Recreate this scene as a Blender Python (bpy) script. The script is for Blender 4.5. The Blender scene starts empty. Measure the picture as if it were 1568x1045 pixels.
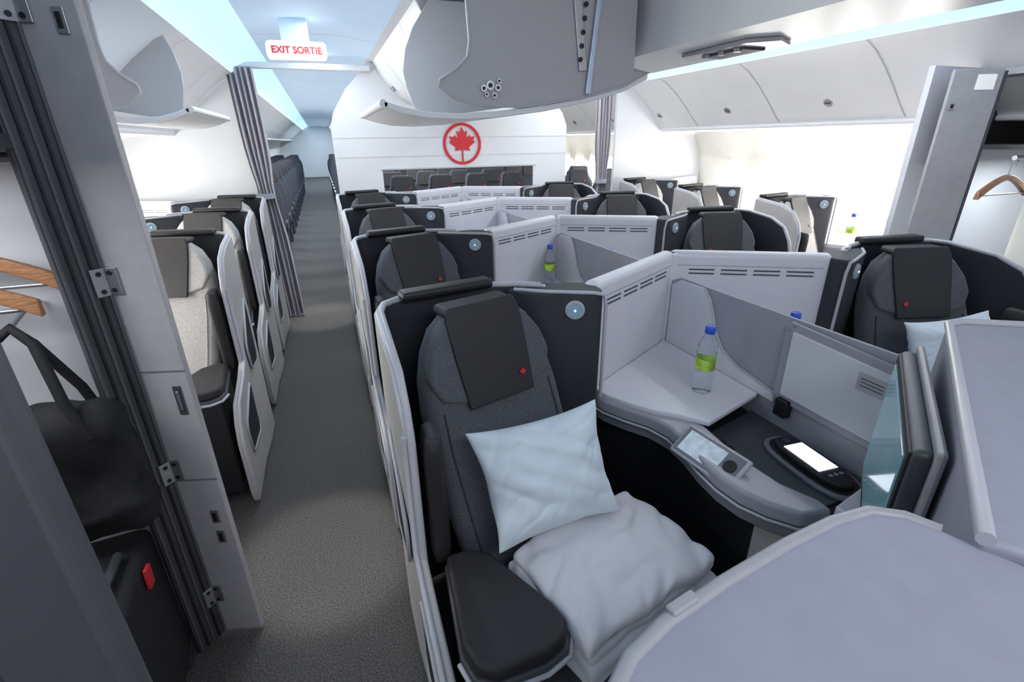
import bpy, bmesh, math
from mathutils import Vector, Matrix, noise
S=bpy.context.scene
try:
    S.view_settings.view_transform='Standard'; S.view_settings.look='None'
except Exception: pass
COL=S.collection
# ---------------------------------------------------------------- materials
MATS={}
def mat(name,col,rough=.5,metal=0,var=0,scale=60,bump=0,emit=None,estr=0,trans=0,coat=0,sheen=0,alpha=1,stretch=None):
    m=bpy.data.materials.new(name); m.use_nodes=True
    nt=m.node_tree; b=nt.nodes['Principled BSDF']
    b.inputs['Base Color'].default_value=(*col,1); b.inputs['Roughness'].default_value=rough
    b.inputs['Metallic'].default_value=metal
    if trans: b.inputs['Transmission Weight'].default_value=trans; b.inputs['IOR'].default_value=1.2
    if coat: b.inputs['Coat Weight'].default_value=coat
    if sheen: b.inputs['Sheen Weight'].default_value=sheen
    if emit: b.inputs['Emission Color'].default_value=(*emit,1); b.inputs['Emission Strength'].default_value=estr
    if var or bump:
        tc=nt.nodes.new('ShaderNodeTexCoord'); n=nt.nodes.new('ShaderNodeTexNoise')
        n.inputs['Scale'].default_value=scale; n.inputs['Detail'].default_value=4
        if stretch:
            mp=nt.nodes.new('ShaderNodeMapping'); mp.inputs['Scale'].default_value=stretch
            nt.links.new(tc.outputs['Object'],mp.inputs['Vector']); nt.links.new(mp.outputs[0],n.inputs['Vector'])
        else: nt.links.new(tc.outputs['Object'],n.inputs['Vector'])
        if var:
            r=nt.nodes.new('ShaderNodeValToRGB')
            r.color_ramp.elements[0].position=.35; r.color_ramp.elements[1].position=.65
            r.color_ramp.elements[0].color=(*[c*(1-var) for c in col],1)
            r.color_ramp.elements[1].color=(*[min(1,c*(1+var)) for c in col],1)
            nt.links.new(n.outputs['Fac'],r.inputs['Fac']); nt.links.new(r.outputs['Color'],b.inputs['Base Color'])
        if bump:
            bp=nt.nodes.new('ShaderNodeBump'); bp.inputs['Strength'].default_value=bump; bp.inputs['Distance'].default_value=.004
            nt.links.new(n.outputs['Fac'],bp.inputs['Height']); nt.links.new(bp.outputs[0],b.inputs['Normal'])
    MATS[name]=m; return m
white=mat('white_laminate',(.71,.71,.76),.38,var=.02,scale=5)
white2=mat('warm_white_panel',(.74,.75,.77),.45,var=.02,scale=3)
lav=mat('lavender_grey_plastic',(.36,.36,.41),.42,var=.03,scale=8)
lipm=mat('console_lip_grey',(.19,.19,.22),.42,var=.03,scale=8)
ltop=mat('grey_top_laminate',(.32,.32,.38),.5,var=.03,scale=30)
trim=mat('silver_trim',(.48,.48,.51),.35,var=.02,scale=9)
rimm=mat('housing_rim',(.35,.345,.365),.4,var=.02,scale=9)
greige=mat('greige_shell',(.48,.46,.45),.5,var=.03,scale=12)
seatlit=mat('cream_upholstery',(.45,.43,.41),.8,var=.12,scale=120,bump=.3)  # seat fabric paled in colour to stand for window light on it
tweed=mat('charcoal_tweed',(.092,.096,.11),.95,var=.45,scale=400,bump=.4,sheen=.25)
tweed2=mat('charcoal_fabric_dark',(.042,.044,.053),.9,var=.3,scale=300,bump=.3)
leather=mat('dark_leather',(.020,.018,.020),.6,var=.1,scale=90,bump=.25)
shelldk=mat('dark_shell',(.032,.034,.043),.6,var=.15,scale=250,bump=.15)
black=mat('black_plastic',(.012,.012,.014),.5,var=.1,scale=40)
nylon=mat('black_nylon',(.014,.014,.016),.85,var=.3,scale=200,bump=.2)
dkgrey=mat('dark_grey_metal',(.060,.062,.070),.4,var=.08,scale=15)
metal=mat('aluminium',(.45,.46,.48),.35,metal=.8,var=.05,scale=20)
steel=mat('blue_steel',(.5,.6,.75),.3,metal=.6,var=.03,scale=20)
doorg=mat('door_grey_laminate',(.44,.43,.445),.45,var=.04,scale=25)
pill=mat('door_edge_grey',(.10,.103,.115),.4,var=.04,scale=10)
bucketg=mat('bin_end_grey',(.46,.455,.465),.55,var=.05,scale=200,bump=.1)
carpet=mat('carpet_grey',(.092,.086,.082),1,var=.5,scale=170,bump=.9)
binw=mat('bin_white',(.82,.82,.83),.4,var=.015,scale=4)
ceilm=mat('ceiling_panel_glow',(.60,.72,.86),.5,var=.02,scale=3,emit=(.48,.72,1),estr=.22)  # slight glow put into the panel so the ceiling looks lit
wallm=mat('sidewall_cream',(.9,.88,.81),.55,var=.02,scale=6)
cove=mat('cove_light',(.6,.75,.9),.5,emit=(.42,.72,1),estr=1.0,var=.02,scale=3)
wash=mat('sidewall_wash_light',(1,1,1),.5,emit=(1,.97,.9),estr=19,var=.01,scale=3)
pane=mat('window_daylight',(1,1,1),.3,emit=(1,.98,.93),estr=28,var=.01,scale=3)
linen=mat('pillow_linen',(.68,.76,.81),.9,var=.012,scale=8,bump=.05,sheen=.2)
blankm=mat('blanket_white_grey',(.70,.695,.74),.95,var=.015,scale=9,bump=.08,sheen=.3)
red=mat('signal_red',(.62,.025,.035),.5,var=.05,scale=10)
slotm=mat('slot_dark',(.07,.07,.08),.6,var=.05,scale=10)
seamm=mat('seam_grey',(.40,.40,.42),.6,var=.05,scale=10)
wood=mat('hanger_wood',(.36,.17,.08),.4,var=.3,scale=30,stretch=(1,8,8),coat=.3)
plast=mat('bottle_plastic',(.92,.96,1),.05,trans=.95,var=.01,scale=5)
cap=mat('bottle_cap_blue',(.03,.10,.6),.4,var=.05,scale=20)
label=mat('bottle_label',(.45,.72,.08),.5,var=.5,scale=25)
screen=mat('screen_teal_reflection',(.05,.10,.12),.08,var=.6,scale=5,emit=(.11,.22,.27),estr=.55,coat=.4)  # teal reflection painted in as tint and glow
lit=mat('lit_screen',(.7,.75,.8),.3,emit=(.85,.9,1),estr=1.1,var=.1,scale=30)
litd=mat('lit_screen_dim',(.3,.35,.40),.3,emit=(.5,.62,.72),estr=.4,var=.35,scale=45)
lampg=mat('reading_lamp_glass',(.18,.27,.33),.2,emit=(.22,.36,.48),estr=.2,var=.1,scale=30)
curt=mat('curtain_fabric',(.42,.40,.43),.95,var=.08,scale=60,bump=.2)
econ=mat('economy_fabric',(.05,.055,.075),.9,var=.3,scale=80)
econr=mat('economy_headrest',(.045,.045,.052),.8,var=.2,scale=60)
signw=mat('sign_white',(.9,.9,.88),.5,emit=(1,1,.98),estr=.25,var=.01,scale=5)
# ---------------------------------------------------------------- helpers
def empty(name,loc=(0,0,0)):
    e=bpy.data.objects.new(name,None); e.location=loc; COL.objects.link(e); return e
def mk(name,V,F,mats,parent=None,smooth=False,bevel=0,seg=2,sub=0,mi=None,fixn=True):
    me=bpy.data.meshes.new(name); me.from_pydata([tuple(v) for v in V],[],F)
    if not isinstance(mats,(list,tuple)): mats=[mats]
    for m in mats: me.materials.append(m)
    if mi:
        for p,i in zip(me.polygons,mi): p.material_index=i
    if fixn:
        bm=bmesh.new(); bm.from_mesh(me); bmesh.ops.recalc_face_normals(bm,faces=bm.faces); bm.to_mesh(me); bm.free()
    o=bpy.data.objects.new(name,me); COL.objects.link(o)
    if parent: o.parent=parent
    if bevel:
        b=o.modifiers.new('bevel','BEVEL'); b.width=bevel; b.segments=seg; b.limit_method='ANGLE'; b.angle_limit=math.radians(35)
    if sub:
        s=o.modifiers.new('sub','SUBSURF'); s.levels=sub; s.render_levels=sub
    if smooth or bevel:
        for p in me.polygons: p.use_smooth=True
        if bevel and not smooth:
            w=o.modifiers.new('wn','WEIGHTED_NORMAL'); w.keep_sharp=False
    return o
def prism(name,poly,lo,hi,axis,m,parent=None,bevel=0,seg=2,M=None,fn=None):
    n=len(poly); V=[]
    for h in (lo,hi):
        for a,b in poly:
            V.append({'z':(a,b,h),'x':(h,a,b),'y':(a,h,b)}[axis])
    if fn: V=[fn(v) for v in V]
    if M: V=[M@Vector(v) for v in V]
    F=[tuple(range(n)),tuple(range(n,2*n))]+[(i,(i+1)%n,n+(i+1)%n,n+i) for i in range(n)]
    return mk(name,V,F,m,parent,bevel=bevel,seg=seg)
def box(name,c,s,m,parent=None,rz=0,rx=0,ry=0,bevel=0,seg=2,M=None):
    R=Matrix.Translation(c)@Matrix.Rotation(rz,4,'Z')@Matrix.Rotation(ry,4,'Y')@Matrix.Rotation(rx,4,'X')
    if M: R=M@R
    V=[R@Vector((x*s[0]/2,y*s[1]/2,z*s[2]/2)) for x in (-1,1) for y in (-1,1) for z in (-1,1)]
    F=[(0,1,3,2),(4,6,7,5),(0,4,5,1),(2,3,7,6),(0,2,6,4),(1,5,7,3)]
    return mk(name,V,F,m,parent,bevel=bevel,seg=seg)
def tube(name,pts,r,m,parent=None,cyclic=False,res=3):
    cu=bpy.data.curves.new(name,'CURVE'); cu.dimensions='3D'; cu.bevel_depth=r; cu.bevel_resolution=res; cu.use_fill_caps=True
    s=cu.splines.new('POLY'); s.points.add(len(pts)-1)
    for i,p in enumerate(pts): s.points[i].co=(*p,1)
    s.use_cyclic_u=cyclic; cu.materials.append(m)
    o=bpy.data.objects.new(name,cu); COL.objects.link(o)
    if parent: o.parent=parent
    return o
def cyl(name,p0,p1,r,m,parent=None,n=24,r2=None,bevel=0):
    p0=Vector(p0);p1=Vector(p1); d=(p1-p0).normalized(); q=d.to_track_quat('Z','Y')
    r2=r if r2 is None else r2
    V=[p0+q@Vector((r*math.cos(t*2*math.pi/n),r*math.sin(t*2*math.pi/n),0)) for t in range(n)]
    V+=[p1+q@Vector((r2*math.cos(t*2*math.pi/n),r2*math.sin(t*2*math.pi/n),0)) for t in range(n)]
    F=[tuple(range(n)),tuple(range(n,2*n))]+[(i,(i+1)%n,n+(i+1)%n,n+i) for i in range(n)]
    return mk(name,V,F,m,parent,bevel=bevel)
def lathe(name,prof,loc,mats,parent=None,n=28,mi=None):
    V=[];F=[];MI=[]
    for r,z in prof:
        for t in range(n): V.append((loc[0]+r*math.cos(t*2*math.pi/n),loc[1]+r*math.sin(t*2*math.pi/n),loc[2]+z))
    for i in range(len(prof)-1):
        for t in range(n):
            F.append((i*n+t,i*n+(t+1)%n,(i+1)*n+(t+1)%n,(i+1)*n+t)); MI.append(mi[i] if mi else 0)
    F.append(tuple(range(n))); MI.append(mi[0] if mi else 0)
    F.append(tuple(range((len(prof)-1)*n,len(prof)*n))); MI.append(mi[-1] if mi else 0)
    return mk(name,V,F,mats,parent,smooth=True,mi=MI)
def profile(name,pts,y0,y1,m,parent=None,smooth=False):
    n=len(pts); V=[(x,y0,z) for x,z in pts]+[(x,y1,z) for x,z in pts]
    F=[(i,i+1,n+i+1,n+i) for i in range(n-1)]
    return mk(name,V,F,m,parent,smooth=smooth,fixn=False)
def wallstrip(name,path,zb,th,mats,parent=None,bevel=0):
    n=len(path); V=[]
    for i,(x,y,zt) in enumerate(path):
        a=path[max(i-1,0)]; b=path[min(i+1,n-1)]
        d=Vector((b[0]-a[0],b[1]-a[1])).normalized(); nx,ny=-d.y*th,d.x*th
        V+=[(x,y,zb),(x,y,zt),(x+nx,y+ny,zt),(x+nx,y+ny,zb)]
    F=[];MI=[]
    for i in range(n-1):
        a=4*i;b=a+4
        F+=[(a,a+1,b+1,b),(a+1,a+2,b+2,b+1),(a+2,a+3,b+3,b+2),(a,b,b+3,a+3)]; MI+=[0,2,1,1]
    F+=[(0,1,2,3),(4*n-4,4*n-3,4*n-2,4*n-1)]; MI+=[2,2]
    return mk(name,V,F,mats,parent,mi=MI,bevel=bevel)
def softbox(name,c,s,m,parent=None,rz=0,rx=0,amp=.006,fr=9,cuts=14,rnd=.25,seed=0,M=None,fn=None):
    bm=bmesh.new(); bmesh.ops.create_cube(bm,size=2)
    bmesh.ops.subdivide_edges(bm,edges=bm.edges[:],cuts=cuts,use_grid_fill=True)
    R=Matrix.Translation(c)@Matrix.Rotation(rz,4,'Z')@Matrix.Rotation(rx,4,'X')
    if M: R=M@R
    mn=min(s)/2
    for v in bm.verts:
        p=v.co.copy(); h=Vector((s[0]/2,s[1]/2,s[2]/2)); r=mn*rnd*2; r=min(r,mn)
        q=Vector((p.x*h.x,p.y*h.y,p.z*h.z))
        inner=Vector([max(-(h[i]-r),min(h[i]-r,q[i])) for i in range(3)])
        d=q-inner
        if d.length>1e-6: q=inner+d.normalized()*r
        nn=noise.noise_vector(Vector((q.x*fr+seed,q.y*fr-seed,q.z*fr)))*amp
        nn+=noise.noise_vector(Vector((q.x*fr*3+seed,q.y*fr*2,q.z*fr*3)))*amp*.35
        q=q+nn
        if fn: q=fn(q)
        v.co=R@q
    me=bpy.data.meshes.new(name); bm.to_mesh(me); bm.free(); me.materials.append(m)
    for p in me.polygons: p.use_smooth=True
    o=bpy.data.objects.new(name,me); COL.objects.link(o)
    if parent: o.parent=parent
    return o
def pillow(name,c,u,v,w,h,t,m,seed=0,taper=0):
    u=Vector(u).normalized(); v=Vector(v).normalized(); nrm=u.cross(v).normalized(); v=nrm.cross(u)
    N=56; V=[];F=[]; c=Vector(c)
    for side in (1,-1):
        for j in range(N+1):
            for i in range(N+1):
                a=i/N*2-1; b=j/N*2-1
                x=a*(1-.11*(1-b*b))*(1+taper*b); y=b*(1-.11*(1-a*a))
                pf=(max(0,1-abs(a)**2.6))**.55*(max(0,1-abs(b)**2.6))**.55
                wr=noise.noise(Vector((a*2.0+seed,b*2.0,side*3)))*.26
                edge=max(abs(a),abs(b))**2
                r1=noise.noise(Vector((a*1.6+b*2.2+seed,b*1.2,side)))*2.2
                r2=noise.noise(Vector((b*2.4-a*1.1,a*2.6+seed,side+4)))*2.4
                crease=-.12*math.exp(-(r1*2.6)**2)-.12*math.exp(-(r2*2.6)**2)*(.3+edge)
                V.append(c+u*(x*w/2)+v*(y*h/2)+nrm*(side*t*pf*(1+wr+crease)+.016*noise.noise(Vector((a*2,b*2,seed)))))
    for s in (0,1):
        o=s*(N+1)**2
        for j in range(N):
            for i in range(N):
                q=o+j*(N+1)+i; F.append((q,q+1,q+N+2,q+N+1))
    ob=mk(name,V,F,m,smooth=True)
    bm=bmesh.new(); bm.from_mesh(ob.data); bmesh.ops.remove_doubles(bm,verts=bm.verts,dist=.0006); bmesh.ops.recalc_face_normals(bm,faces=bm.faces); bm.to_mesh(ob.data); bm.free()
    ob.modifiers.new('sub','SUBSURF').render_levels=1
    return ob
# ---------------------------------------------------------------- camera
f,p,y,r=745.8,.3927,.3484,-.0134
h=Vector((math.sin(y)*math.cos(p),math.cos(y)*math.cos(p),-math.sin(p)))
rt=Vector((math.cos(y),-math.sin(y),0)); up=rt.cross(h)
rt2=rt*math.cos(r)+up*math.sin(r); up2=-rt*math.sin(r)+up*math.cos(r)
cd=bpy.data.cameras.new('camera'); cd.lens=36*f/1568; cd.sensor_width=36; cd.clip_start=.02
cam=bpy.data.objects.new('camera',cd); COL.objects.link(cam)
cam.matrix_world=Matrix((( rt2.x,up2.x,-h.x,0),(rt2.y,up2.y,-h.y,0),(rt2.z,up2.z,-h.z,1.59),(0,0,0,1))); S.camera=cam
# ---------------------------------------------------------------- cabin shell
Y0,Y1=-1.2,27.
YB=5.12
SEG=((Y0,YB-.005),(YB+.045,Y1))
XC=1.3
mk('floor',[(-1.8,Y0,0),(4.4,Y0,0),(4.4,Y1,0),(-1.8,Y1,0)],[(0,1,2,3)],carpet,fixn=False)
Lw=[(-1.74,0),(-1.76,.4),(-1.76,.8),(-1.73,1.2),(-1.66,1.5),(-1.56,1.7)]
Lb=[(-1.62,1.64),(-1.14,1.66),(-1.10,1.70)]
Lf=[(-1.10,1.70),(-1.03,1.76),(-.92,1.87),(-.80,1.98),(-.68,2.07),(-.58,2.12)]
Lc=[(-.58,2.12),(-.53,2.18),(-.33,2.27)]
ce=[(-.33,2.27),(.0,2.29),(.25,2.29),(.56,2.25)]
Cf=[(.56,2.25),(.62,2.14),(.72,2.01),(.84,1.92),(.92,1.90)]
Cb=[(.92,1.90),(1.30,1.90)]
mir=lambda P:[(2*XC-a,b) for a,b in P]
profile('wall_left',Lw,Y0,Y1,wallm,smooth=True)
profile('wall_right',mir(Lw),Y0,Y1,wallm,smooth=True)
ceiling=empty('ceiling')
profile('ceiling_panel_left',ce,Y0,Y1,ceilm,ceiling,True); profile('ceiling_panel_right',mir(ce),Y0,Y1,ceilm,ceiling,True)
profile('ceiling_centre_panel',[(.5,2.25),(2.1,2.25)],Y0,Y1,binw,ceiling)
for k in range(12):
    yy=1.2+1.5*k
    profile('ceiling_joint',[(a,b-.003) for a,b in ce],yy,yy+.006,seamm,ceiling)
mk('wall_back',[(-1.8,Y1,0),(4.4,Y1,0),(4.4,Y1,2.4),(-1.8,Y1,2.4)],[(0,1,2,3)],white2,fixn=False)
cl=empty('cove_light')
profile('cove_left',Lc,Y0,Y1,cove,cl,True); profile('cove_right',mir(Lc),Y0,Y1,cove,cl,True)
def seams(par,P,ys,par_side,m=seamm,off=.004,w=.007):
    n=len(P)
    for yy in ys:
        Q=[]
        for i,(a,b) in enumerate(P):
            a0=P[max(i-1,0)];b0=P[min(i+1,n-1)]
            d=Vector((b0[0]-a0[0],b0[1]-a0[1])).normalized()
            Q.append((a+d.y*off*par_side,b-d.x*off*par_side))
        profile('seam',Q,yy,yy+w,m,par)
ys=[.4+1.02*k for k in range(0,18)]
for i,(ya,yb) in enumerate(SEG):
    yss=[q for q in ys if ya<q<yb-.3]
    ob=empty('overhead_bin_row')
    profile('bin_face_left',Lf,ya,yb,binw,ob,True); profile('bin_bottom_left',Lb,ya,yb,binw,ob); seams(ob,Lf,yss,1)
    orr=empty('overhead_bin_row')
    profile('bin_face_right',mir(Lf),ya,yb,binw,orr,True); profile('bin_bottom_right',mir(Lb),ya,yb,binw,orr); seams(orr,mir(Lf),yss,-1)
    for side,par in ((0,ob),(1,orr)):
        g=(lambda a:2*XC-a) if side else (lambda a:a)
        sg=-1 if side==0 else 1
        for yy in yss:
            cyl('latch',(g(-.985)-.004*sg,yy+.5,1.82-.004),(g(-.985)-.012*sg,yy+.5,1.808),.034,metal,par,20)
            box('latch_pull',(g(-.985)-.008*sg,yy+.5,1.812),(.022,.05,.014),slotm,par,ry=sg*math.radians(-45),bevel=.004)
        w_=empty('sidewall_light'); profile('wash_strip',[(g(-1.60),1.651),(g(-1.48),1.651)],ya,yb,wash,w_)
        tube('bin_rail',[(g(-1.12),ya,1.67),(g(-1.12),yb,1.67)],.018,binw,par)
    oc=empty('overhead_bin_row')
    y2=max(ya,2.92)
    profile('bin_face_centre_left',Cf,y2,yb,binw,oc,True); profile('bin_bottom_centre_left',Cb,y2,yb,binw,oc)
    if i==0: prism('bin_end',Cf+[(1.3,1.90),(1.3,2.25)],2.90,2.92,'y',bucketg,oc)
    profile('bin_face_centre_right',mir(Cf),ya,yb,binw,oc,True); profile('bin_bottom_centre_right',mir(Cb),ya,yb,binw,oc)
    if i==0: box('bin_centre_web',(1.3,.85,2.075),(.03,4.1,.35),binw,oc)
    seams(oc,Cf,[k for k in yss if k>3],1); seams(oc,mir(Cf),yss,-1)
    for yy in yss:
        if yy>3: box('latch',(.70,yy+.5,2.02),(.05,.1,.012),metal,oc,ry=math.radians(50),bevel=.004)
for k in range(-1,4):
    yy=1.7+1.1*k
    if yy>4.8: continue
    u=empty('passenger_service_unit')
    prism('bezel',[(1.42,yy-.17),(1.50,yy-.24),(1.62,yy-.17),(1.62,yy+.17),(1.50,yy+.24),(1.42,yy+.17)],1.885,1.899,'z',trim,u,bevel=.004)
    box('speaker',(1.52,yy,1.882),(.10,.22,.01),slotm,u,bevel=.003)
    for q in (-.08,0,.08): cyl('reading_light',(1.47,yy+q,1.884),(1.47,yy+q,1.872),.014,metal,u,16)
def winlist(side):
    x=(4.31 if side else -1.71)
    for k in range(0,26):
        yy=.25+.53*k
        if yy<2.1 or 4.95<yy<5.3: continue
        w=empty('window_%d'%(k+1+(50 if side else 0)))
        pts=[]
        for t in range(20):
            a=t*2*math.pi/20; c,s_=math.cos(a),math.sin(a)
            pts.append((yy+.135*math.copysign(abs(c)**.6,c),1.13+.20*math.copysign(abs(s_)**.6,s_)))
        sg=-1 if side else 1
        prism('pane',pts,x,x+sg*.006,'x',pane,w)
        pts2=[(yy+(a-yy)*1.25,1.13+(b-1.13)*1.2) for a,b in pts]
        tube('frame',[(x+sg*.008,a,b) for a,b in pts2],.012,wallm,w,True)
winlist(0); winlist(1)
# ---------------------------------------------------------------- bulkhead
bh=empty('wall_bulkhead')
def bp(name,poly,m=white2): return prism(name,poly,YB,YB+.04,'y',m,bh)
bp('panel_lower',[(.13,0),(.13,1.12),(2.51,1.12),(2.51,0)])
bp('panel_side_a',[(.13,1.12),(.13,1.33),(.55,1.33),(.55,1.12)])
bp('panel_side_b',[(2.14,1.12),(2.14,1.33),(2.51,1.33),(2.51,1.12)])
bp('panel_upper',[(.13,1.33),(.13,1.72),(.17,1.84),(.30,2.03),(.52,2.24),(2.08,2.24),(2.30,2.03),(2.46,1.84),(2.51,1.72),(2.51,1.33)])
box('slot_frame_top',(1.345,YB-.004,1.335),(1.62,.012,.012),trim,bh)
box('slot_frame_bottom',(1.345,YB-.004,1.118),(1.62,.012,.012),trim,bh)
for z in (1.45,1.62): box('panel_groove',(1.32,YB-.001,z),(2.36,.004,.003),trim,bh)
for sx,nm in ((-1,'wall_partition_left'),(1,'wall_partition_right')):
    a,b=(-1.74,-.56) if sx<0 else (3.12,4.32)
    prism(nm,[(a,0),(b,0),(b,2.2),(a,2.2)],YB,YB+.04,'y',white2)
lg=empty('maple_leaf_sign')
LX,LZ,LR=1.355,1.555,.195
n=48
V=[];F=[]
for k in range(n):
    a=k*2*math.pi/n
    for rr in (LR,LR-.026):
        for yy in (YB-.012,YB-.001): V.append((LX+rr*math.sin(a),yy,LZ-rr*math.cos(a)))
for k in range(n):
    a=4*k;b=4*((k+1)%n); F+=[(a,a+2,b+2,b),(a,b,b+1,a+1),(a+2,a+3,b+3,b+2),(a+1,b+1,b+3,a+3)]
mk('ring',V,F,red,lg)
hf=[(0,1),(.16,.70),(.20,.68),(.36,.78),(.27,.36),(.31,.33),(.50,.52),(.55,.42),(.60,.41),(.83,.46),(.75,.22),(.76,.18),(.86,.12),(.46,-.20),(.44,-.25),(.50,-.42),(.08,-.34),(.04,-.37),(.04,-1.1)]
leaf=hf+[(-a,b) for a,b in hf[:0:-1]]
prism('leaf',[(LX+a*.155,LZ+b*.155) for a,b in leaf],YB-.012,YB-.001,'y',red,lg)
def miniLeaf(M,s,par):
    return prism('emblem',[(a*s,b*s) for a,b in leaf],-.001,.001,'y',red,par,M=M)
ex=empty('exit_sign')
prism('plate',[(-.20,2.06),(-.215,2.08),(-.215,2.145),(-.20,2.165),(.12,2.165),(.135,2.145),(.135,2.08),(.12,2.06)],3.70,3.74,'y',signw,ex,bevel=.01,seg=3)
box('mount',(-.04,3.73,2.22),(.16,.04,.12),ceilm,ex)
tc=bpy.data.curves.new('lettering','FONT'); tc.body='EXIT SORTIE'; tc.size=.052; tc.align_x='CENTER'; tc.extrude=.001; tc.offset=.0014; tc.materials.append(red)
to=bpy.data.objects.new('lettering',tc); COL.objects.link(to); to.rotation_euler=(math.pi/2,0,0); to.location=(-.04,3.692,2.097); to.parent=ex
hd=empty('trim_1'); box('header_left',(-.02,YB-.035,2.19),(1.1,.06,.05),white2,hd,bevel=.01)
hd=empty('trim_2'); box('header_right',(2.8,YB-.035,2.19),(.7,.06,.05),white2,hd,bevel=.01)
def curtain(x0,x1,yc,zt,bow=0):
    N=60;V=[];F=[];R=14
    for j in range(R+1):
        z=zt*(j/R)+.02; t=j/R
        pinch=1-.35*math.exp(-((z-1.15)/.25)**2)
        for i in range(N+1):
            s=i/N; xm=(x0+x1)/2+bow*(t-.0)
            V.append((xm+(s-.5)*(x1-x0)*pinch,yc+.035*pinch*math.sin(s*math.pi*2*5)+.01*math.sin(s*17+z*2),z))
    for j in range(R):
        for i in range(N): q=j*(N+1)+i; F.append((q,q+1,q+N+2,q+N+1))
    o=mk('curtain',V,F,curt,smooth=True,fixn=False)
    cyl('tieback',((x0+x1)/2-.01+bow*.5,yc-.02,1.13),((x0+x1)/2-.01+bow*.5,yc-.02,1.17),(x1-x0)*.38,lav,o)
curtain(-.56,-.36,YB-.12,2.15,-.06)
curtain(2.80,2.98,YB-.12,2.15)
# ---------------------------------------------------------------- business class pod
PM=Matrix.Translation((.445,1.02,.445))@Matrix.Rotation(math.radians(17),4,'Z')
def lean(v): return (v[0],v[1]+v[2]*.39,v[2])
def build_pod():
    P=empty('business_class_seat')
    shp=[(.115,.98,.96),(.112,1.0,1.02),(.11,1.05,1.09),(.105,1.15,1.13),(.105,1.33,1.15),(.12,1.39,1.15),(.17,1.42,1.15),(.30,1.445,1.15),(.47,1.46,1.15),(.56,1.43,1.15),(.62,1.39,1.15)]
    wallstrip('shell',shp,.02,.028,[shelldk,greige,trim],P,bevel=.005)
    tube('shell_trim',[(.103,.975,.30),(.103,.972,.94)]+[(a-.010,b+(.012 if i>4 else 0),c+.002) for i,(a,b,c) in enumerate(shp[1:])],.010,trim,P)
    box('shell_ledge',(.31,1.44,1.165),(.30,.06,.03),black,P,rz=math.radians(11),bevel=.01)
    wing=[(.50,1.43),(.535,1.375),(.60,1.335),(.735,1.275),(.768,1.275),(.785,1.31),(.79,1.39),(.70,1.43)]
    prism('shell_wing',wing,.1,1.148,'z',shelldk,P,bevel=.012)
    tube('wing_trim',[(.52,1.405,1.148),(.60,1.337,1.150),(.735,1.272,1.148),(.768,1.267,1.14),(.777,1.268,1.10),(.777,1.268,.78)],.006,trim,P)
    d=Vector((-.41,-.91,0)).normalized(); c=Vector((.684,1.299,1.092))
    cyl('lamp_ring',c-d*.01,c+d*.010,.031,trim,P,28,bevel=.003); cyl('lamp_glass',c,c+d*.013,.025,lampg,P,28)
    cyl('lamp_core',c,c+d*.016,.0035,lit,P,12)
    A=Vector((.772,1.36));B=Vector((1.285,1.650)); L=(B-A).length; ang=math.atan2(B.y-A.y,B.x-A.x); mid=(A+B)/2
    box('privacy_panel',(mid.x,mid.y,.83),(L+.03,.062,.66),white,P,rz=ang,bevel=.026,seg=5)
    PMx=Matrix.Translation((A.x,A.y,0))@Matrix.Rotation(ang,4,'Z')
    for zz in (1.072,1.088):
        for k in range(4):
            box('vent_slot',(.10+k*.125,-.0315,zz),(.10,.003,.0055),slotm,P,M=PMx)
    box('panel_groove',(.3,-.0312,1.105),(.56,.002,.003),lav,P,M=PMx)
    cyl('panel_joint',(1.298,1.645,.5),(1.298,1.645,1.152),.034,white,P,28,bevel=.012)
    prism('console_top',[(.785,1.33),(.802,1.265),(.84,1.195),(.89,1.125),(.95,1.07),(1.005,1.0),(1.285,1.09),(1.285,1.61)],.762,.780,'z',white,P,bevel=.004)
    lipo=[(.778,1.32),(.790,1.258),(.828,1.185),(.874,1.115),(.893,1.045),(.888,.96),(.872,.88),(.866,.80),(.876,.73),(.905,.67),(.95,.615),(1.03,.60),(1.03,.64),(.995,.72),(.985,.82),(.99,.92),(1.0,1.01),(.97,1.08),(.90,1.14),(.83,1.24),(.81,1.33)]
    prism('console_lip',lipo,.716,.764,'z',lav,P,bevel=.012,seg=3)
    prism('console_lip_lower',[(a+.004,b) for a,b in lipo],.676,.717,'z',lipm,P,bevel=.006,seg=2)
    tube('console_edge',[(a-.002,b,.716) for a,b in lipo[:12]],.004,trim,P)
    prism('console_body',[(.80,1.32),(.86,1.18),(.91,1.08),(.92,.85),(.93,.72),(1.0,.64),(1.285,.62),(1.285,1.6)],.02,.70,'z',black,P,bevel=.01)
    prism('nook_floor',[(.985,.66),(1.285,.66),(1.285,1.10),(.985,1.02)],.700,.706,'z',dkgrey,P)
    prism('nook_shelf',[(1.03,.60),(1.285,.655),(1.285,.54),(1.03,.50)],.60,.775,'z',white,P,bevel=.006)
    prism('side_ledge',[(.93,.72),(.98,.72),(1.03,.62),(1.0,.58)],.2,.66,'z',greige,P,bevel=.004)
    cb=Matrix.Translation((.906,.880,.760))@Matrix.Rotation(math.radians(7),4,'Z')@Matrix.Rotation(math.radians(-38),4,'Y')
    box('control_bezel',(0,0,.004),(.100,.215,.014),trim,P,bevel=.006,seg=3,M=cb)
    box('control_face',(0,.002,.0115),(.084,.195,.004),lipm,P,bevel=.0015,M=cb)
    box('control_screen',(0,.022,.0145),(.068,.130,.003),litd,P,bevel=.001,M=cb)
    cyl('control_knob',(cb@Vector((.004,-.070,.012))),(cb@Vector((.004,-.070,.017))),.018,black,P,20)
    # seat
    half=[(0.205,0),(.22,.15),(.228,.34),(.226,.45),(.213,.53),(.185,.60),(.145,.655),(.09,.69)]
    so=[(-a,b) for a,b in half]+[(a,b) for a,b in half[::-1]]
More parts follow.
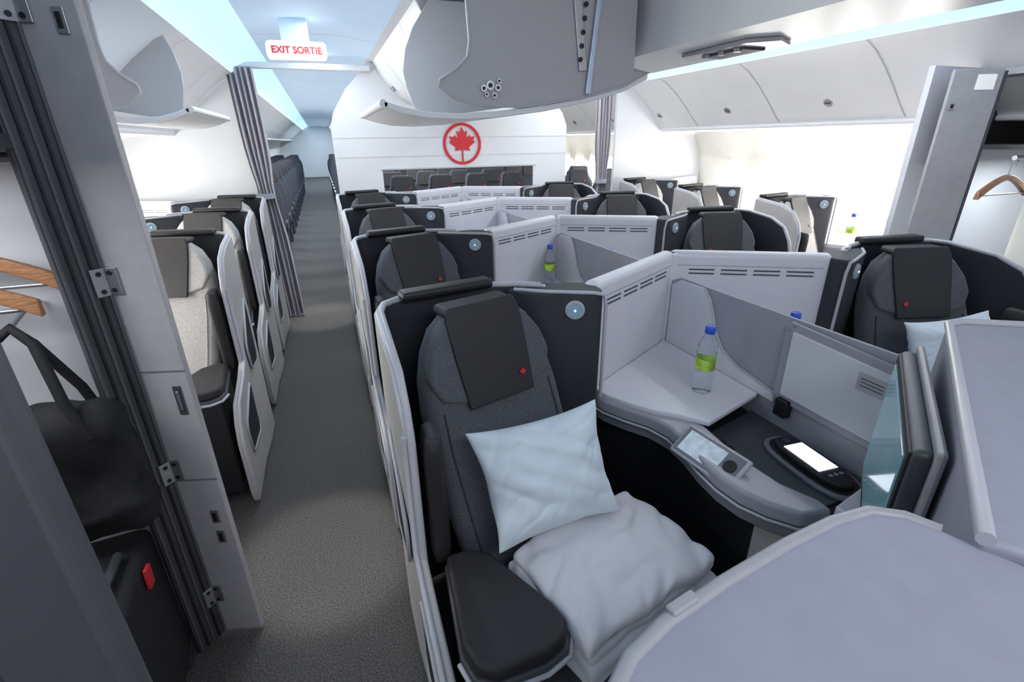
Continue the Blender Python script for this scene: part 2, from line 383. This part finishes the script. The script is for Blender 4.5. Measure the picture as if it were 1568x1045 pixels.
    prism('seatback',so,0,.095,'y',tweed,P,bevel=.034,seg=5,M=PM,fn=lean)
    hh=[(.10,.465),(.185,.49),(.208,.545),(.192,.605),(.152,.662),(.105,.703)]
    hr=[(-a,b) for a,b in hh]+[(a,b) for a,b in hh[::-1]]
    prism('headrest',hr,-.014,.03,'y',tweed,P,bevel=.013,seg=4,M=PM,fn=lean)
    pd=[(-.112,.455),(-.122,.60),(-.124,.69),(-.11,.722),(.11,.722),(.124,.69),(.122,.60),(.112,.455)]
    prism('headrest_pad',pd,-.024,-.010,'y',leather,P,bevel=.005,M=PM,fn=lean)
    prism('headrest_pad_top',[(-.122,.694),(.122,.694),(.112,.718),(-.112,.718)],-.023,.06,'y',leather,P,bevel=.010,seg=3,M=PM,fn=lean)
    for s in (-1,1): tube('seat_seam',[PM@Vector(lean((s*x_,-.002,z_))) for x_,z_ in ((.175,.02),(.185,.2),(.19,.36),(.185,.46))],.0025,tweed2,P)
    ml=PM@Matrix.Translation((.080,-.028+.51*.39,.51))
    miniLeaf(ml@Matrix.Rotation(math.radians(-21),4,'X'),.013,P)
    softbox('seat_cushion',(0,-.24,-.035),(.47,.52,.13),tweed2,P,amp=.004,rnd=.35,cuts=12,M=PM)
    prism('seat_base',[(-.20,-.44),(.20,-.44),(.22,.02),(-.22,.02)],-.43,-.10,'z',black,P,bevel=.01,M=PM)
    softbox('leg_rest',(0,-.50,-.17),(.42,.07,.26),tweed2,P,rx=.25,amp=.003,rnd=.4,cuts=8,M=PM)
    tube('seat_belt',[PM@Vector(q) for q in ((-.2,-.05,.03),(-.12,-.10,.045),(0,-.16,.04),(.1,-.2,.045))],.008,black,P)
    arm=[(.155,.945),(.215,.95),(.265,.915),(.355,.725),(.368,.675),(.345,.637),(.29,.62),(.185,.62),(.145,.645),(.132,.70)]
    prism('armrest_pad',arm,.572,.612,'z',leather,P,bevel=.014,seg=4)
    prism('armrest_frame',[(.25+(a-.25)*1.05,.78+(b-.78)*1.05) for a,b in arm],.548,.574,'z',dkgrey,P,bevel=.008)
    tube('armrest_rim',[(.25+(a-.25)*1.07,.78+(b-.78)*1.07,.556) for a,b in arm[3:]],.006,trim,P)
    prism('armrest_support',[(.15,.66),(.30,.66),(.24,.90),(.15,.92)],.05,.55,'z',black,P,bevel=.01)
    softbox('side_bolster',(.152,1.00,.76),(.05,.10,.40),leather,P,amp=.001,rnd=.45,cuts=8,rx=.05)
    side=[(.60,.03),(.575,.10),(.575,.36),(.60,.45),(.66,.52),(.86,.56),(.985,.60),(.99,.03)]
    prism('side_panel',side,.084,.112,'x',greige,P,bevel=.008,seg=3)
    tube('side_panel_trim',[(.086,a,b) for a,b in side[1:7]]+[(.088,.98,.96)],.008,trim,P)
    rc=[(.70,.40),(.68,.36),(.70,.24),(.93,.22),(.955,.26),(.955,.46),(.93,.49)]
    prism('side_recess',rc,.080,.088,'x',black,P,bevel=.003)
    tube('recess_rim',[(.081,a,b) for a,b in rc],.006,trim,P,True)
    pk=[(1.04,.66),(1.03,.62),(1.05,.52),(1.22,.50),(1.24,.54),(1.24,.80),(1.22,.84)]
    prism('side_pocket',pk,.070,.080,'x',black,P,bevel=.003)
    tube('pocket_rim',[(.073,a,b) for a,b in pk],.006,trim,P,True)
    return P
def copy_pod(src,loc,mirror,skip=(),swap=None,name=None):
    e=empty(name or 'business_class_seat',loc)
    e.scale=(-1 if mirror else 1,1,1)
    for c in src.children:
        if any(c.name.startswith(s) for s in skip): continue
        n=c.copy(); COL.objects.link(n); n.parent=e
        if swap:
            for i,sl in enumerate(n.material_slots):
                m=n.data.materials[i]
                if m and m.name in swap:
                    sl.link='OBJECT'; sl.material=swap[m.name]
    return e
pod0=build_pod()
sw={'charcoal_tweed':seatlit,'charcoal_fabric_dark':seatlit}  # window-side seats take the paled fabric, daylight put into its colour
pods=[]
for k in range(0,4):
    if k: pods.append(copy_pod(pod0,(0,1.12*k,0),False))
    pods.append(copy_pod(pod0,(2*XC,1.12*k,0),True))
for k in (1,2,3):
    yo=1.12*k+{1:.42,2:.27,3:.09}[k]
    e1=copy_pod(pod0,(2.95,yo,0),False,swap=sw); e2=copy_pod(pod0,(-.41,yo,0),True,swap=sw)
    pods+= [e1,e2]
for e in pods:
    prism('console_lid',[(1.0,1.0),(1.285,1.09),(1.285,.65),(1.03,.62),(.99,.72),(.985,.85)],.766,.780,'z',white,e,bevel=.004)
for k in range(4):
    e=empty('centre_divider',(0,1.12*k,0))
    prism('panel',[(1.62,.3),(1.62,1.04),(1.56,1.065),(.72,1.075),(.62,1.05),(.58,.95),(.58,.3)],1.2945,1.3055,'x',lav,e,bevel=.003)
    for s in (-1,1):
        q=XC+s*.0125
        sk=[(1.41,1.062),(1.375,1.03),(1.35,.98),(1.325,.92),(1.28,.865),(1.2,.832),(1.03,.81)]
        prism('panel_skin',[(1.60,.775),(1.60,1.03),(1.55,1.06)]+sk+[(1.03,.775)],min(q,XC+s*.005),max(q,XC+s*.005),'x',white,e,bevel=.002)
        tube('skin_edge',[(q,a,b) for a,b in sk],.0035,trim,e)
ld=empty('open_storage_lid')
lp=[(.62,.80),(.62,.985),(.675,1.05),(1.015,1.065),(1.03,1.05),(1.03,.80)]
prism('lid_plate',lp,1.278,1.288,'x',lav,ld,bevel=.003)
prism('lid_inner',[(.65,.825),(.65,.985),(.688,1.025),(1.0,1.038),(1.0,.825)],1.273,1.279,'x',white,ld,bevel=.002)
for yy in (.67,.98): box('hinge',(1.276,yy,.785),(.03,.045,.06),black,ld,bevel=.005)
for a,b in lp: cyl('screw',(1.279,a+(.012 if a<.9 else -.012),b+(.012 if b<.9 else -.012)),(1.274,a+(.012 if a<.9 else -.012),b+(.012 if b<.9 else -.012)),.004,metal,ld,10)
prism('rating_label',[(.70,.955),(.78,.955),(.78,1.005),(.70,1.005)],1.270,1.2735,'x',trim,ld)
for zz in (.97,.98,.99): box('label_line',(1.2695,.74,zz),(.001,.06,.002),slotm,ld)
hs=empty('handset_controller')
HM=Matrix.Translation((1.195,.79,0))@Matrix.Rotation(math.radians(-4),4,'Z')
def oval(a,b,e=.7,n=28): return [(a*math.copysign(abs(math.cos(t*2*math.pi/n))**e,math.cos(t*2*math.pi/n)),b*math.copysign(abs(math.sin(t*2*math.pi/n))**e,math.sin(t*2*math.pi/n))) for t in range(n)]
prism('cradle',oval(.070,.150),.705,.718,'z',lipm,hs,bevel=.004,M=HM)
prism('cradle_well',oval(.058,.136),.716,.720,'z',black,hs,M=HM)
prism('body',oval(.047,.122),.718,.737,'z',black,hs,bevel=.006,seg=3,M=HM)
box('display',(0,.010,.7385),(.066,.125,.003),lit,hs,bevel=.001,M=HM)
for q in (-.018,0,.018): cyl('button',HM@Vector((q,-.076,.735)),HM@Vector((q,-.076,.740)),.006,metal,hs,12)
cyl('pad_key',HM@Vector((0,.097,.735)),HM@Vector((0,.097,.740)),.012,dkgrey,hs,16)
jk=empty('power_socket')
for yy in (.94,.975): cyl('socket',(1.04,yy,.705),(1.04,yy,.716),.014,black,jk,16)
# ---------------------------------------------------------------- front housing
fp=empty('front_partition')
prism('partition_body',[(.60,.205),(1.28,.63),(1.30,.637),(1.32,.63),(2.00,.205),(2.0,-.5),(.66,-.5),(.66,.13)],.02,1.19,'z',ltop,fp,bevel=.010,seg=3)
tube('partition_trim',[(.605,.20,1.191),(1.28,.628,1.191),(1.32,.628,1.191),(1.995,.205,1.191)],.009,trim,fp)
rim=[(.125,-.5),(.125,.06),(.130,.13),(.142,.18),(.160,.212),(.19,.233),(.24,.25),(.32,.266),(.42,.281),(.50,.288),(.555,.285),(.585,.265),(.60,.235)]
hsg=empty('footwell_housing')
prism('housing_top',rim+[(.645,.12),(.655,-.5)],1.145,1.176,'z',ltop,hsg,bevel=.006)
prism('housing_side',[(.30+(a-.30)*.95,b*.95-.01) for a,b in rim]+[(.64,-.5)],.02,1.146,'z',greige,hsg)
tube('rim_trim',[(a,b,1.172) for a,b in rim],.0085,rimm,hsg)
box('rim_notch',(.262,.257,1.180),(.036,.013,.008),rimm,hsg,rz=math.radians(11),bevel=.003)
ff=empty('footwell_panel')
prism('face',[(.97,.50),(1.05,.60),(1.28,.64),(1.28,.55)],.3,.76,'z',lav,ff,bevel=.004)
mo=empty('seat_monitor')
A=Vector((.57,.185));B=Vector((1.28,.63)); ang=math.atan2(B.y-A.y,B.x-A.x)
MM=Matrix.Translation((A.x,A.y,0))@Matrix.Rotation(ang,4,'Z')@Matrix.Translation((.50,.045,.985))@Matrix.Rotation(math.radians(3),4,'Z')
box('bezel',(0,0,0),(.46,.030,.33),dkgrey,mo,bevel=.012,seg=3,M=MM)
box('bezel_face',(0,.015,0),(.445,.006,.315),black,mo,bevel=.002,M=MM)
box('display',(0,.019,.005),(.405,.004,.265),screen,mo,bevel=.001,M=MM)
box('bezel_rim',(0,-.018,0),(.485,.014,.355),rimm,mo,bevel=.007,M=MM)
box('mount',(0,-.03,0),(.3,.02,.2),dkgrey,mo,M=MM)
# ---------------------------------------------------------------- soft goods, bottles
pillow('pillow',(.455,.985,.755),(.41,.02,.012),(-.01,.155,.25),.385,.32,.08,linen,1.3,taper=.05)
pillow('pillow',(2.6-.475,1.0,.83),(.41,-.03,.0),(.03,.12,.25),.44,.28,.06,linen,5.3)
bl=empty('folded_blanket')
def mkdrape(k):
    def drape(q):
        t=max(0,(-q.x-.02)/.2); e=max(0,(-q.y-.06)/.14)
        qq=Vector((q.x*5+k*.8,q.y*8-q.x*3,k*1.3))
        n1=noise.noise(qq); n2=noise.noise(Vector((q.x*9-q.y*4,q.y*5+7,k*2.1)))
        cr=-.011*math.exp(-(n1*7)**2)-.008*math.exp(-(n2*7)**2)+.008*noise.noise(Vector((q.x*4,q.y*4,k)))
        wob=.010*noise.noise(Vector((q.y*11,k*5,q.x*3))); wob2=.011*noise.noise(Vector((q.x*10,k*7,q.y*3)))
        return Vector((q.x+wob,q.y+wob2,q.z-.018*t*t-.018*e*e+(cr if q.z>0 else cr*.3)))
    return drape
shf=[(0,0,0),(.008,-.004,-2),(-.004,.006,1),(.004,.002,-1)]
for k in range(4):
    dx,dy,dr_=shf[k]
    softbox('fold_%d'%(k+1),(.553+dx,.808+dy,.498+.032*k),(.435-.006*k,.340-.006*k,.042),blankm,bl,rz=math.radians(14+dr_),amp=.009,fr=6,rnd=.36,cuts=44,seed=1.7+k*.3,fn=mkdrape(k))
def bottle(loc,sc=1):
    b=empty('water_bottle')
    pr=[(.001,.002),(.024,0),(.031,.004),(.032,.03),(.030,.04),(.032,.05),(.032,.085),(.0325,.086),(.0325,.125),(.032,.126),(.032,.145),(.030,.155),(.031,.165),(.026,.185),(.015,.205),(.0135,.212)]
    lathe('body',[(a*sc,c*sc) for a,c in pr],loc,[plast,label],b,mi=[0]*7+[1]+[0]*8)
    lathe('cap',[(.001*sc,.212*sc),(.016*sc,.212*sc),(.017*sc,.215*sc),(.0165*sc,.234*sc),(.014*sc,.237*sc),(.001,.2371*sc)],loc,[cap],b)
for q in ((1.12,1.175,.781),(1.19,2.60,.781),(1.485,1.17,.781),(3.88,2.75,.781),(1.44,2.35,.781)): bottle(q)
# ---------------------------------------------------------------- open bins
def bucket(par,fx,y0,y1):
    bt=[(.235,1.700),(.30,1.680),(.38,1.665),(.50,1.660),(.65,1.667),(.85,1.690),(1.05,1.725),(1.20,1.765),(1.31,1.812)]
    up_=[(a,b+.022) for a,b in bt]
    prism('bucket_shell',[(fx(a),b) for a,b in bt+up_[::-1]],y0,y1,'y',binw,par,bevel=.004)
    tube('bucket_lip',[(fx(.235),y0,1.712),(fx(.235),y1,1.712)],.014,binw,par)
    ne=[(.56,2.24),(.548,2.05),(.555,1.92),(.545,1.865),(.50,1.825),(.44,1.79),(.435,1.765),(.50,1.725),(.60,1.708),(.75,1.705),(1.00,1.738),(1.20,1.785),(1.31,1.835),(1.24,1.845),(1.23,2.24)]
    prism('end_panel',[(fx(a),b) for a,b in ne],y0-.005,y0+.02,'y',bucketg,par,bevel=.003)
    tube('end_panel_edge',[(fx(a),y0-.006,b) for a,b in ne[:14]],.005,trim,par)
    fe=[(.62,2.24),(.53,2.12),(.48,2.02),(.46,1.92),(.47,1.85),(.50,1.76),(.55,1.70),(1.2,1.78),(1.23,2.24)]
    prism('far_panel',[(fx(a),b) for a,b in fe],y1-.03,y1-.005,'y',bucketg,par,bevel=.003)
    prism('interior_back',[(fx(1.18),1.80),(fx(1.24),1.82),(fx(1.24),2.24),(fx(1.18),2.24)],y0+.02,y1-.03,'y',lav,par)
    box('strut',(fx(1.045),y0-.018,1.93),(.022,.008,.36),steel,par,ry=math.radians(6) ,bevel=.003)
    box('strut_plate',(fx(.985),y0-.010,1.98),(.035,.008,.30),metal,par,ry=math.radians(-8),bevel=.003)
    for i in range(6): cyl('strut_hole',(fx(.99+.004*i),y0-.013,1.87+.045*i),(fx(.99+.004*i),y0-.018,1.87+.045*i),.009,black,par,12)
    for a,b,rr in ((.60,1.765,.012),(.625,1.775,.016),(.655,1.768,.012),(.61,1.745,.008),(.64,1.742,.010),(.66,1.79,.009)):
        cyl('hinge_bolt',(fx(a),y0-.006,b),(fx(a),y0-.014,b),rr,metal,par,16); cyl('hinge_bolt_core',(fx(a),y0-.013,b),(fx(a),y0-.016,b),rr*.5,black,par,12)
bucket(empty('open_overhead_bin'),lambda a:a,1.93,2.88)
bucket(empty('open_overhead_bin'),lambda a:-.44-(a-.235)*.72,2.35,3.25)
# ---------------------------------------------------------------- closets
def hanger(loc,w=.21,rz=0):
    e=empty('coat_hanger',loc); e.rotation_euler=(0,0,rz)
    N=16;pts=[(-w+2*w*i/N,0,-.085*abs(-1+2*i/N)**1.5) for i in range(N+1)]
    V=[];F=[]
    for x,_,z in pts:
        hh=.014+.006*(abs(x)/w); V+=[(x,-.008-.006*abs(x)/w,z-hh),(x,.008+.006*abs(x)/w,z-hh),(x,.008,z+hh),(x,-.008,z+hh)]
    for i in range(N):
        a=4*i;b=a+4
        for j in range(4): F.append((a+j,a+(j+1)%4,b+(j+1)%4,b+j))
    F+=[(0,1,2,3),(4*N,4*N+1,4*N+2,4*N+3)]
    mk('arm',V,F,wood,e,bevel=.004)
    tube('trouser_bar',[(-w*.93,0,-.085),(w*.93,0,-.085)],.005,metal,e)
    tube('hook',[(0,0,.01),(0,0,.05)]+[(.022-.022*math.cos(t),0,.06+.024*math.sin(t)+.01) for t in [0,.5,1,1.5,2,2.6,3.1,3.8]],.003,metal,e)
    return e
cl1=empty('coat_closet')
box('back_panel',(-1.13,1.57,1.1),(1.14,.03,2.16),white,cl1)
box('end_post',(-.565,1.545,1.08),(.03,.07,2.12),dkgrey,cl1,bevel=.004)
box('front_panel',(-1.13,.62,1.1),(1.2,.03,2.16),dkgrey,cl1)
box('top_shelf',(-1.15,1.09,1.60),(1.1,.92,.03),dkgrey,cl1)
box('top_lining',(-1.15,1.545,1.88),(1.1,.01,.54),dkgrey,cl1)
tube('rail',[(-.62,1.50,1.565),(-1.65,1.50,1.565)],.014,metal,cl1)
box('rail_bracket',(-.66,1.52,1.575),(.10,.05,.04),metal,cl1,bevel=.005)
box('closet_lamp',(-1.1,1.05,1.583),(.7,.06,.012),lit,cl1)
dr=empty('door_1')
def leafp(e,a,b,z0,z1,th,m,nm):
    a=Vector(a);b=Vector(b); L=(b-a).length; an=math.atan2(b.y-a.y,b.x-a.x)
    return box(nm,((a.x+b.x)/2,(a.y+b.y)/2,(z0+z1)/2),(L,th,z1-z0),m,e,rz=an,bevel=.003), Matrix.Translation((a.x,a.y,0))@Matrix.Rotation(an,4,'Z'), L
_,ML,LL=leafp(dr,(-.545,1.475),(-.425,1.440),.02,2.14,.022,doorg,'leaf')
for z in (.66,1.02): box('leaf_groove',(LL/2,-.012,z),(LL,.002,.004),lipm,dr,M=ML)
box('handle_recess',(LL*.72,-.0125,.93),(.022,.004,.09),dkgrey,dr,bevel=.002,M=ML)
box('handle_bar',(LL*.72,-.016,.93),(.008,.006,.06),metal,dr,bevel=.002,M=ML)
for z in (1.83,.52,.44): 
    box('latch',(LL*.7,-.0135,z),(.024,.004,.05),metal,dr,bevel=.002,M=ML); box('latch_slot',(LL*.7,-.0165,z),(.010,.004,.03),black,dr,M=ML)
_,MD,LD=leafp(dr,(-.615,1.40),(-.548,1.47),.02,2.14,.02,dkgrey,'folded_leaf')
for i in range(5): box('leaf_rib',(.008+i*(LD-.016)/4,-.012,1.08),(.006,.006,2.1),black if i%2 else pill,dr,M=MD)
for z in (1.275,1.86,.70,.20):
    for s in (-1,1):
        MX=MD if s<0 else ML; xx=LD-.022 if s<0 else .020
        box('hinge_plate',(xx,-.015,z),(.032,.006,.07),metal,dr,bevel=.002,M=MX)
        for q in (-.022,0.022): cyl('hinge_screw',MX@Vector((xx,-.017,z+q)),MX@Vector((xx,-.0205,z+q)),.006,black,dr,10)
    c=ML@Vector((-.003,-.014,z)); 
    for q in range(3): cyl('hinge_knuckle',(c.x,c.y,z-.03+.022*q),(c.x,c.y,z-.012+.022*q),.008,metal,dr,12)
d2=empty('door_2')
leafp(d2,(-.535,.675),(-.465,.785),.02,2.14,.05,pill,'leaf')
cyl('leaf_edge',(-.466,.785,.02),(-.466,.785,2.14),.034,pill,d2,24)
hanger((-.83,1.44,1.37)); hanger((-.86,1.36,1.33),rz=.08)
tb=empty('tote_bag')
softbox('body',(-.73,1.37,.79),(.30,.15,.40),nylon,tb,rz=.2,amp=.035,fr=6,rnd=.35,cuts=24)
for s in (-1,1):
    tube('handle',[(-.80,1.37+s*.05,.92),(-.795,1.37+s*.05,1.05),(-.77,1.38,1.17),(-.73,1.39,1.20),(-.695,1.38,1.16),(-.655,1.37+s*.05,1.02),(-.63,1.37+s*.05,.92)],.012,nylon,tb)
tube('hook_strap',[(-.73,1.39,1.20),(-.73,1.47,1.22),(-.73,1.545,1.22)],.006,metal,tb)
sc=empty('suitcase')
box('shell',(-.755,1.25,.29),(.28,.38,.50),nylon,sc,rz=.1,bevel=.03,seg=4)
tube('grab_handle',[(-.66,1.16,.53),(-.66,1.17,.565),(-.665,1.30,.565),(-.665,1.32,.53)],.012,dkgrey,sc)
box('luggage_tag',(-.608,1.28,.49),(.012,.04,.06),red,sc,rz=.1,rx=-.2,bevel=.004)
for a,b in ((-.66,1.1),(-.66,1.38),(-.86,1.1),(-.86,1.38)): cyl('wheel',(a,b,.03),(a+.03,b,.03),.028,dkgrey,sc,16)
cr=empty('coat_closet')
box('back_panel',(3.70,1.965,1.0),(1.24,.03,1.84),white,cr)
box('top_panel',(3.85,1.62,1.88),(1.0,.66,.03),doorg,cr)
box('inner_shelf',(3.9,1.66,1.52),(.96,.58,.025),dkgrey,cr)
box('upper_lining',(3.88,1.945,1.70),(.98,.01,.35),black,cr)
tube('rail',[(3.36,1.62,1.47),(4.2,1.62,1.47)],.012,metal,cr)
box('rail_bracket',(3.42,1.9,1.49),(.12,.05,.04),metal,cr,bevel=.005)
d3=empty('door_3')
_,MR,LR_=leafp(d3,(3.085,1.86),(3.30,1.76),.02,1.89,.022,doorg,'leaf')
box('edge_post',(LR_+.008,0,.95),(.014,.026,1.86),dkgrey,d3,M=MR,bevel=.003)
box('latch',(.03,-.0135,1.72),(.03,.004,.035),metal,d3,bevel=.002,M=MR); box('latch_slot',(.03,-.0165,1.72),(.012,.004,.02),black,d3,M=MR)
box('placard',(.16,-.0125,1.83),(.09,.002,.07),signw,d3,M=MR)
hanger((3.36,1.62,1.375),rz=.0)
# ---------------------------------------------------------------- economy cabin beyond
ec=empty('economy_seat_row')
bmx=[(-.215,.45),(-.22,.85),(-.20,.98),(-.15,1.06),(-.13,1.17),(-.10,1.20),(.10,1.20),(.13,1.17),(.15,1.06),(.20,.98),(.22,.85),(.215,.45)]
V=[];F=[];MI=[]
def addp(poly,lo,hi,axis,mi_,off,lean_=0):
    n=len(poly); b=len(V)
    for hgt in (lo,hi):
        for a,c in poly:
            v={'z':(a,c,hgt),'x':(hgt,a,c),'y':(a,hgt,c)}[axis]
            V.append((v[0]+off[0],v[1]+off[1]+(v[2]-.45)*lean_,v[2]))
    F.extend([tuple(range(b,b+n)),tuple(range(b+n,b+2*n))]+[(b+i,b+(i+1)%n,b+n+(i+1)%n,b+n+i) for i in range(n)]); MI.extend([mi_]*(n+2))
for rr in range(16):
    yy=6.1+.86*rr
    for x in (-.82,-1.28,.42,.89,1.36,1.83,2.3,3.25,3.72):
        addp(bmx,0,.10,'y',0,(x,yy,0),.18)
        addp([(-.125,1.03),(-.125,1.19),(.125,1.19),(.125,1.03)],-.02,.0,'y',1,(x,yy,0),.18)
        addp([(.07,1.05),(.07,1.07),(.09,1.07),(.09,1.05)],-.024,-.019,'y',3,(x,yy,0),.18)
        addp([(-.21,-.46),(.21,-.46),(.21,.02),(-.21,.02)],.34,.46,'z',0,(x,yy,0))
        addp([(-.18,-.3),(.18,-.3),(.18,0),(-.18,0)],.0,.34,'z',0,(x,yy,0))
        addp([(-.24,-.42),(-.20,-.42),(-.20,.1),(-.24,.1)],.60,.65,'z',2,(x,yy,0))
mk('seats',V,F,[econ,econr,dkgrey,red],ec,mi=MI,bevel=.01)
# ---------------------------------------------------------------- lights
def area(name,loc,rot,sx,sy,pw,col=(1,1,1)):
    l=bpy.data.lights.new(name,'AREA'); l.shape='RECTANGLE'; l.size=sx; l.size_y=sy; l.energy=pw; l.color=col
    o=bpy.data.objects.new(name,l); COL.objects.link(o); o.location=loc; o.rotation_euler=rot; return o
area('galley_light',(.9,-.5,2.2),(math.radians(25),0,0),1.6,.5,18,(.91,.94,1))  # added unseen fill that brightens the foreground from above the camera
area('aisle_ceiling_light',(.1,3.6,2.27),(0,0,0),.10,3.,20,(.82,.91,1))
area('aisle_ceiling_light',(2.5,3.2,2.27),(0,0,0),.10,4.,30,(.93,.96,1))
area('aisle_ceiling_light',(.1,12,2.27),(0,0,0),.3,10.,150,(.70,.85,1))
area('aisle_ceiling_light',(.1,22,2.27),(0,0,0),.3,8.,170,(.70,.85,1))
area('economy_light',(1.3,7,1.88),(0,0,0),1.,2.,30,(1,.97,.93))
area('closet_downlight',(-1.0,1.1,1.56),(0,0,0),.5,.3,6,(.95,.98,1))
area('closet_downlight',(3.8,1.6,1.44),(0,0,0),.5,.3,5,(.85,.95,1))
def spot(name,loc,tgt,pw,ang,blend=.5,col=(1,1,1)):
    l=bpy.data.lights.new(name,'SPOT'); l.energy=pw; l.spot_size=math.radians(ang); l.spot_blend=blend; l.color=col; l.shadow_soft_size=.03
    o=bpy.data.objects.new(name,l); COL.objects.link(o); o.location=loc
    o.rotation_euler=(Vector(tgt)-Vector(loc)).to_track_quat('-Z','Y').to_euler(); return o
spot('aisle_patch_spot',(-.2,1.75,2.24),(-.2,1.72,0),110,22,.6,(1,.97,.93))  # added spots stand in for window light falling between the pods
spot('aisle_patch_spot',(-.2,4.7,2.24),(-.2,4.9,0),120,24,.6,(1,.97,.95))
w=bpy.data.worlds.new('world'); S.world=w; w.use_nodes=True
w.node_tree.nodes['Background'].inputs[0].default_value=(.87,.905,1,1); w.node_tree.nodes['Background'].inputs[1].default_value=.85
